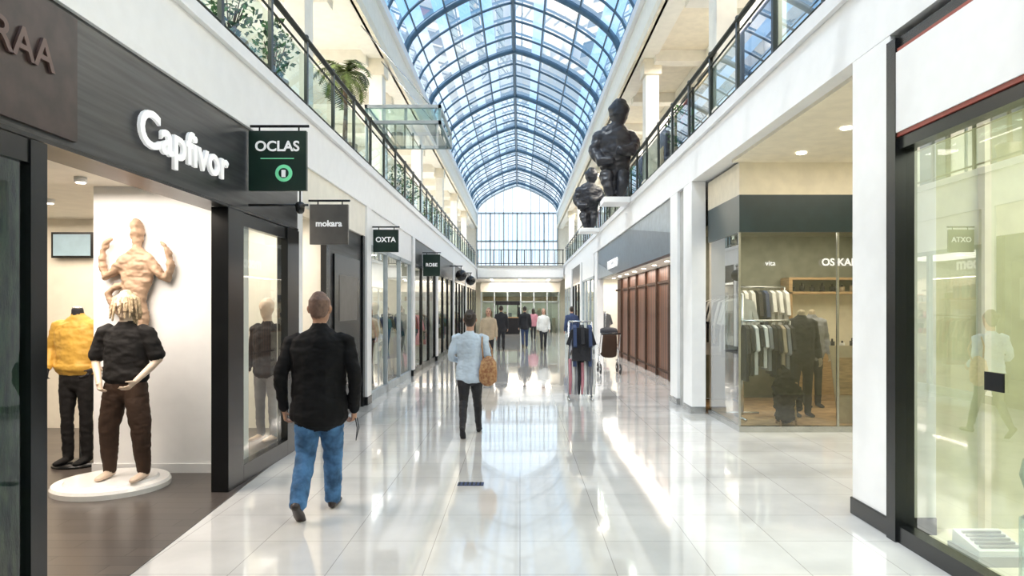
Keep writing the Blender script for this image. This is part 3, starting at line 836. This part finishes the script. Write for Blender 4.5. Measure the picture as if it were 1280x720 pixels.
for z, cc in ((1.99, ['c_black', 'c_olive', 'c_beige']), (.99, ['c_white', 'c_beige', 'c_black'])):
    for k in range(8):
        xx = 4.88+k*.18; h = random.uniform(.12, .2)
        mcol = random.choice(cc)
        b.cyl((xx, 12.2, z), (xx, 12.2, z+h*.7), .045, mcol, seg=10)
        b.cyl((xx, 12.2, z+h*.7), (xx, 12.2, z+h), .018, 'c_black', seg=8)
b.obj('display_shelf_unit')
b = MB()
b.prism([(4.52, 9.65, .06), (4.52, 9.68, .06), (4.52, 9.95, 1.15), (4.52, 9.92, 1.15)], (.45, 0, 0), 'c_beige'); b.prism([(4.59, 9.73, .45), (4.59, 9.74, .45), (4.59, 9.87, .98), (4.59, 9.86, .98)], (.3, 0, 0), 'wood'); b.obj('leaning_display_board')
DK = ['c_white', 'c_grey', 'c_beige', 'c_black', 'c_grey', 'c_black', 'c_white', 'c_black']
rack('clothes_rack', 3.42, 10.45, 1.6, 13, DK, z0=.06, z=1.85)
rack('clothes_rack', 3.75, 11.7, .8, 7, ['c_black', 'c_navy', 'c_grey', 'c_white'], along='x', z0=.06, z=2.0)
rack('clothes_rack', 3.24, 10.0, .72, 11, DK, along='x', z0=.06, z=1.45, sc=.85)
human('mannequin', (4.28, 10.35, .06), math.pi, 1.78, dict(top='c_black', bottom='c_black', skin='c_beige', shoe='c_black'), {}, 'jacket', .014, head=False)
human('mannequin', (4.85, 11.3, .06), math.pi, 1.78, dict(top='c_grey', bottom='c_black', skin='c_beige', shoe='c_black'), {}, 'jacket', .016, head=False)
st = MB(); x0, y0 = 3.76, 9.60
for dx in (-.11, .11):
    for dy in (-.08, .08): st.cyl((x0+dx, y0+dy, .06), (x0+dx*.7, y0+dy*.7, .62), .015, 'wood')
st.box(x0-.12, x0+.12, y0-.1, y0+.1, .62, .66, 'wood')
so = st.obj('display_stool')
blob('black_coat', [('c', [(V(x0, y0, .72), .15, .10), (V(x0-.02, y0-.01, .6), .19, .14), (V(x0-.03, y0-.01, .4), .15, .14), (V(x0-.02, y0, .15), .12, .13)]),
     ('c', [(V(x0+.1, y0, .66), .06), (V(x0+.17, y0-.02, .5), .05), (V(x0+.18, y0, .28), .045)]), ('c', [(V(x0-.04, y0, .78), .1, .08), (V(x0-.05, y0, .86), .05, .05)])],
     .012, {'c': 'jacket'}, None, {'c': (.03, 9)}, parent=so)

# blue grey shop with brown shutters
b = MB()
b.box(2.80, 2.95, 12.6, 24.35, 2.72, 3.73, 'bluegrey')
b.prism([(2.79, 12.6, 3.72), (2.79, 17.5, 3.72), (2.79, 12.6, 3.1)], (.01, 0, 0), 'bluegrey2')
b.prism([(2.79, 24.3, 2.74), (2.79, 20.5, 2.74), (2.79, 24.3, 3.3)], (.01, 0, 0), 'bluegrey2')
sg = b.obj('shop_sign_board')
text('lettering', 'meccano', .52, (2.78, 21.6, 2.92), (H, 0, -H), 'letter', .01, .012, sg, sx=1.2)
b = MB(); b.box(2.76, 3.0, 24.4, 25.2, 0, 3.73, 'white'); b.obj('column', .008)
b = MB()
b.box(3.5, 3.6, 12.6, 24.4, 0, 2.70, 'shutter')
for k in range(8):
    y = 12.7+k*1.5; b.box(3.44, 3.5, y, y+.1, 0, 2.70, 'trouser')
    b.box(3.46, 3.5, y+.2, y+1.4, .15, .2, 'trouser'); b.box(3.46, 3.5, y+.2, y+1.4, 2.3, 2.36, 'trouser')
b.obj('door_1')
b = MB(); b.box(2.96, 3.6, 12.6, 24.35, 2.72, 2.78, 'creamw')
for k in range(8): b.cyl((3.2, 13.4+k*1.4, 2.72), (3.2, 13.4+k*1.4, 2.705), .05, 'lamp')
b.obj('ceiling_right_soffit')

rsegs = [(25.4, 30, 3), (30.6, 35.6, 3), (36.2, 41.5, 3)]
for i, (a, c, n) in enumerate(rsegs):
    mall_front('r', a, c, XR, 2.9, 3.73, n=n, wallm=walls[i], band=['white', 'char', 'white'][i], frame=['steellight', 'black', 'steellight'][i])
    rack('clothes_rack', XR+.5, a+.4, (c-a)*.36, 9, random.sample(PK, 5))
    area('gallery_fill_light', (XR+1.2, (a+c)/2, 2.88), 1.6, c-a-.6, 110)
for a in (30.05, 35.65):
    b = MB(); b.box(XR-.06, XR+.25, a, a+.5, 0, 3.73, 'white'); b.box(XR-.07, XR+.25, a-.01, a+.51, 0, .15, 'black'); b.obj('column', .008)

# rack of jackets standing in the corridor
ck = rack('clothes_rack', .90, 12.55, .42, 3, ['c_black', 'c_navy'], along='x', z=1.45, sc=.9)
b = MB()
garment(b, 1.12, 12.38, 1.34, 'c_black', 'y', .95, .09, .8); garment(b, 1.14, 12.66, 1.32, 'c_grey', 'y', .9, .07, .9)
for k in range(9):
    x = .92+k*.055
    b.tube([((x, 12.5, .75), .028), ((x+.01, 12.5, .4), .032), ((x, 12.5, .12), .02)], ['c_pink', 'c_white', 'c_grey', 'c_black', 'c_pink', 'c_white', 'c_grey', 'c_grey', 'c_white'][k], 8)
b.obj('jackets', parent=ck)
b = MB(); sx, sy = 2.3, 17.6
for dx in (-.25, .25):
    for dy in (-.3, .3):
        b.tube([((sx+dx, sy+dy+.12*math.cos(q*math.pi/8), .14+.12*math.sin(q*math.pi/8)), .018) for q in range(17)], 'black', 6, False, ref=V(1, 0, 0))
        b.cyl((sx+dx-.02, sy+dy, .14), (sx+dx+.02, sy+dy, .14), .03, 'chrome')
    b.cyl((sx+dx, sy+.3, .14), (sx+dx, sy-.4, 1.05), .014, 'chrome'); b.cyl((sx+dx, sy-.3, .14), (sx+dx, sy+.3, .75), .014, 'chrome')
b.cyl((sx-.25, sy-.4, 1.05), (sx+.25, sy-.4, 1.05), .02, 'black')
b.tube([((sx, sy+.25, .5), .2, .06), ((sx, sy-.02, .48), .2, .08), ((sx, sy-.12, .75), .2, .06), ((sx, sy-.18, 1.0), .18, .05)], 'trouser', 12)
b.tube([((sx, sy-.15, 1.05), .22, .1), ((sx, sy+.05, 1.15), .22, .05), ((sx, sy+.22, 1.05), .2, .03)], 'c_black', 12)
b.obj('baby_stroller')

# statues on the balcony edge
sp = []
def SP(r): sp.append(('s', [(V(*q[:3]), q[3], q[4] if len(q) > 4 else q[3]) for q in r]))
SP([(2.40, 17, 4.9, .30, .26), (2.38, 17, 5.2, .36, .28), (2.36, 17, 5.6, .44, .32), (2.38, 17, 5.95, .48, .32), (2.42, 17, 6.15, .34, .26), (2.46, 17, 6.3, .15)])
SP([(2.47, 16.98, 6.35, .17, .19), (2.47, 16.98, 6.5, .25, .27), (2.47, 16.98, 6.66, .27, .29), (2.47, 16.98, 6.78, .2, .22)])
SP([(2.02, 17, 6.0, .19), (1.85, 16.95, 5.6, .16), (2.0, 16.75, 5.3, .14), (2.25, 16.6, 5.3, .11)])
SP([(2.7, 17, 6.0, .19), (2.86, 16.95, 5.75, .16), (2.75, 16.75, 5.6, .14), (2.45, 16.6, 5.55, .11)])
SP([(2.23, 17, 4.9, .2), (2.1, 16.7, 4.95, .17), (2.15, 16.65, 4.7, .13), (2.22, 16.7, 4.5, .11)])
SP([(2.5, 17, 4.9, .2), (2.55, 16.7, 4.95, .17), (2.5, 16.65, 4.7, .13), (2.46, 16.7, 4.5, .11)])
SP([(2.38, 17, 4.55, .26, .24), (2.38, 17, 4.75, .3, .26)])
sta = blob('statue', sp, .025, {'s': 'statue'}, None, {'s': (.03, 4)})
s2 = bpy.data.objects.new('statue', sta.data); s2.scale = (.85, .85, .85); s2.location = (.36, 9.0, .66); COL.objects.link(s2)
for y in (16.6, 23.05):
    b = MB(); b.box(2.05, 2.69, y, y+.8, 4.29, 4.42, 'white'); b.obj('statue_bracket')

b = MB(); b.box(-.60, -.35, 6.5, 6.62, -.001, .006, 'c_navy')
for k in range(6): b.box(-.59+k*.04, -.575+k*.04, 6.505, 6.615, .006, .008, 'black')
b.obj('floor_dark_plate')  # small dark bluish plate with black bars lying on the floor

# ---------------- PEOPLE
man = human('man', (-1.655, 5.60, 0), 0.03, 1.80, dict(top='jacket', bottom='jeans', skin='skin2', hair='stubble'),
    dict(elL=(-.305, -.05, 1.14), wrL=(-.295, .03, .87), elR=(.305, -.06, 1.14), wrR=(.275, .06, .86),
         knL=(-.10, -.02, .50), anL=(-.10, -.25, .165), pL=.72, knR=(.085, .12, .50), anR=(.065, .2, .09), pR=0.0,
         thigh=.104, knee=.082, calf=.078, hem=.066, hemz=.80, wide=1.15, belly=1.12, curl=.75, sh=.19, lean=.02, hs=1.12),
    'jacket', .0065, hair='short')
b = MB()
b.tube([((-1.375, 5.68, .78), .004), ((-1.355, 5.66, .70), .004), ((-1.365, 5.66, .60), .004), ((-1.345, 5.68, .70), .004), ((-1.365, 5.70, .78), .004)], 'c_black', 6)
b.obj('wrist_strap', parent=man)
woman = human('woman', (-.665, 9.05, 0), -.03, 1.64, dict(top='blouse', bottom='leggings', hair='hair', shoe='c_black'),
    dict(elL=(-.28, -.02, 1.14), wrL=(-.20, .2, 1.08), elR=(.27, -.05, 1.14), wrR=(.22, .16, 1.02),
         knL=(-.09, -.04, .5), anL=(-.075, -.3, .17), pL=.75, knR=(.09, .16, .5), anR=(.10, .3, .09), pR=0,
         thigh=.094, knee=.064, calf=.06, hem=.042, hemz=.84, curl=.8, wide=1.16, sh=.18, hs=1.12), 'blouse', .0075, hair='bun')
b = MB()
b.tube([((-.40, 8.93, 1.05), .05, .03), ((-.41, 8.92, 1.0), .10, .06), ((-.42, 8.92, .86), .12, .075), ((-.42, 8.92, .74), .115, .07), ((-.42, 8.92, .70), .07, .04)], 'bag', 16)
b.tube([((-.48, 8.93, 1.0), .010), ((-.50, 8.94, 1.2), .010), ((-.50, 9.0, 1.335), .010), ((-.46, 9.08, 1.32), .010), ((-.38, 9.08, 1.15), .010), ((-.36, 8.97, 1.0), .010)], 'bag', 8)
b.obj('shoulder_bag', parent=woman)

walkL = dict(knL=(-.09, -.03, .5), anL=(-.08, -.26, .16), pL=.7, knR=(.09, .14, .5), anR=(.09, .24, .09))
def far(name, x, y, rot, H, top, bot, hair):
    return human(name, (x, y, 0), rot, H, dict(top=top, bottom=bot), dict(walkL), 'jacket', .016, hair=hair, hands=True)
far('woman', -.95, 20.5, math.pi, 1.68, 'c_beige', 'c_black', 'long')
far('man', -.75, 27.0, 0, 1.78, 'c_black', 'c_black', 'short')
far('man', .2, 29.0, 0, 1.76, 'c_black', 'c_navy', 'short')
far('woman', .95, 27.5, math.pi, 1.66, 'c_white', 'c_black', 'long')
far('man', 1.9, 25.0, .2, 1.74, 'c_navy', 'c_grey', 'short')
far('woman', .7, 36.0, 0, 1.66, 'c_pink', 'c_black', 'long')

# ---------------- lights
sun = bpy.data.lights.new('sun', 'SUN'); sun.energy = 2.7; sun.angle = .035; sun.color = (1, .96, .90)
so = bpy.data.objects.new('sun', sun); d = V(.50, .35, -1.0); so.rotation_euler = d.to_track_quat('-Z', 'Y').to_euler(); COL.objects.link(so)
area('gallery_fill_light', (-4.2, 5.6, 2.88), 1.8, 2.0, 145, (1, .88, .76))
area('gallery_fill_light', (-5.6, 8.2, 2.88), 2.5, 2.0, 85, (1, .84, .68))
area('gallery_fill_light', (-3.5, 8.8, 2.88), .8, 1.0, 25, (1, .9, .8))
area('gallery_fill_light', (4.6, 3.0, 3.25), 2.5, 3.5, 140, (1, .98, .88))
area('gallery_fill_light', (4.6, 7.4, 3.66), 2.4, 2.4, 50, (1, .9, .76))
area('gallery_fill_light', (4.7, 10.8, 2.95), 2.8, 1.8, 80, (1, .85, .66))
area('gallery_fill_light', (0, 45.2, 3.45), 4, 3, 300, (1, .90, .78))
area('gallery_fill_light', (3.22, 18.5, 2.69), .3, 10, 120, (1, .87, .75))
for y in (3, 12, 21, 30, 39):  # added fill lights that brighten the galleries and corridor, no fixtures
    area('gallery_fill_light', (-4.6, y, 7.05), 1.2, 6, 310, (1, .93, .82))
    area('gallery_fill_light', (3.5, y, 7.1), .8, 6, 210, (1, .93, .82))

w = bpy.data.worlds.new('world'); S.world = w; w.use_nodes = True
n = w.node_tree.nodes; l = w.node_tree.links; bg = n['Background']
tc = n.new('ShaderNodeTexCoord'); sp_ = n.new('ShaderNodeSeparateXYZ'); l.new(tc.outputs['Generated'], sp_.inputs[0])
cr = n.new('ShaderNodeValToRGB'); e = cr.color_ramp.elements
e[0].position = 0; e[0].color = (.90, .95, 1, 1); e[1].position = 1; e[1].color = (.62, .78, 1, 1)
q = e.new(.12); q.color = (.66, .84, 1, 1); q = e.new(.40); q.color = (.30, .55, .86, 1); q = e.new(.6); q.color = (.55, .74, .98, 1)
l.new(sp_.outputs['Z'], cr.inputs[0])
nz = n.new('ShaderNodeTexNoise'); nz.inputs['Scale'].default_value = 3.5; nz.inputs['Detail'].default_value = 6
mp = n.new('ShaderNodeMapping'); mp.inputs['Scale'].default_value = (1, 1, 2.5); l.new(tc.outputs['Generated'], mp.inputs[0]); l.new(mp.outputs[0], nz.inputs[0])
mr = n.new('ShaderNodeMapRange'); mr.inputs[1].default_value = .48; mr.inputs[2].default_value = .70; mr.inputs[4].default_value = .75
l.new(nz.outputs['Fac'], mr.inputs[0])
mx = n.new('ShaderNodeMix'); mx.data_type = 'RGBA'; mx.inputs[7].default_value = (1, 1, 1, 1)
l.new(mr.outputs[0], mx.inputs[0]); l.new(cr.outputs[0], mx.inputs[6]); l.new(mx.outputs[2], bg.inputs[0])
bg.inputs[1].default_value = 1.75

cam = bpy.data.cameras.new('camera'); co = bpy.data.objects.new('camera', cam); COL.objects.link(co)
co.location = (0, 0, 1.7); co.rotation_euler = (math.pi/2, 0, 0)
cam.sensor_width = 36; cam.lens = 850/1280*36; cam.shift_x = -10/1280; cam.shift_y = 25/1280; cam.clip_end = 300
S.camera = co
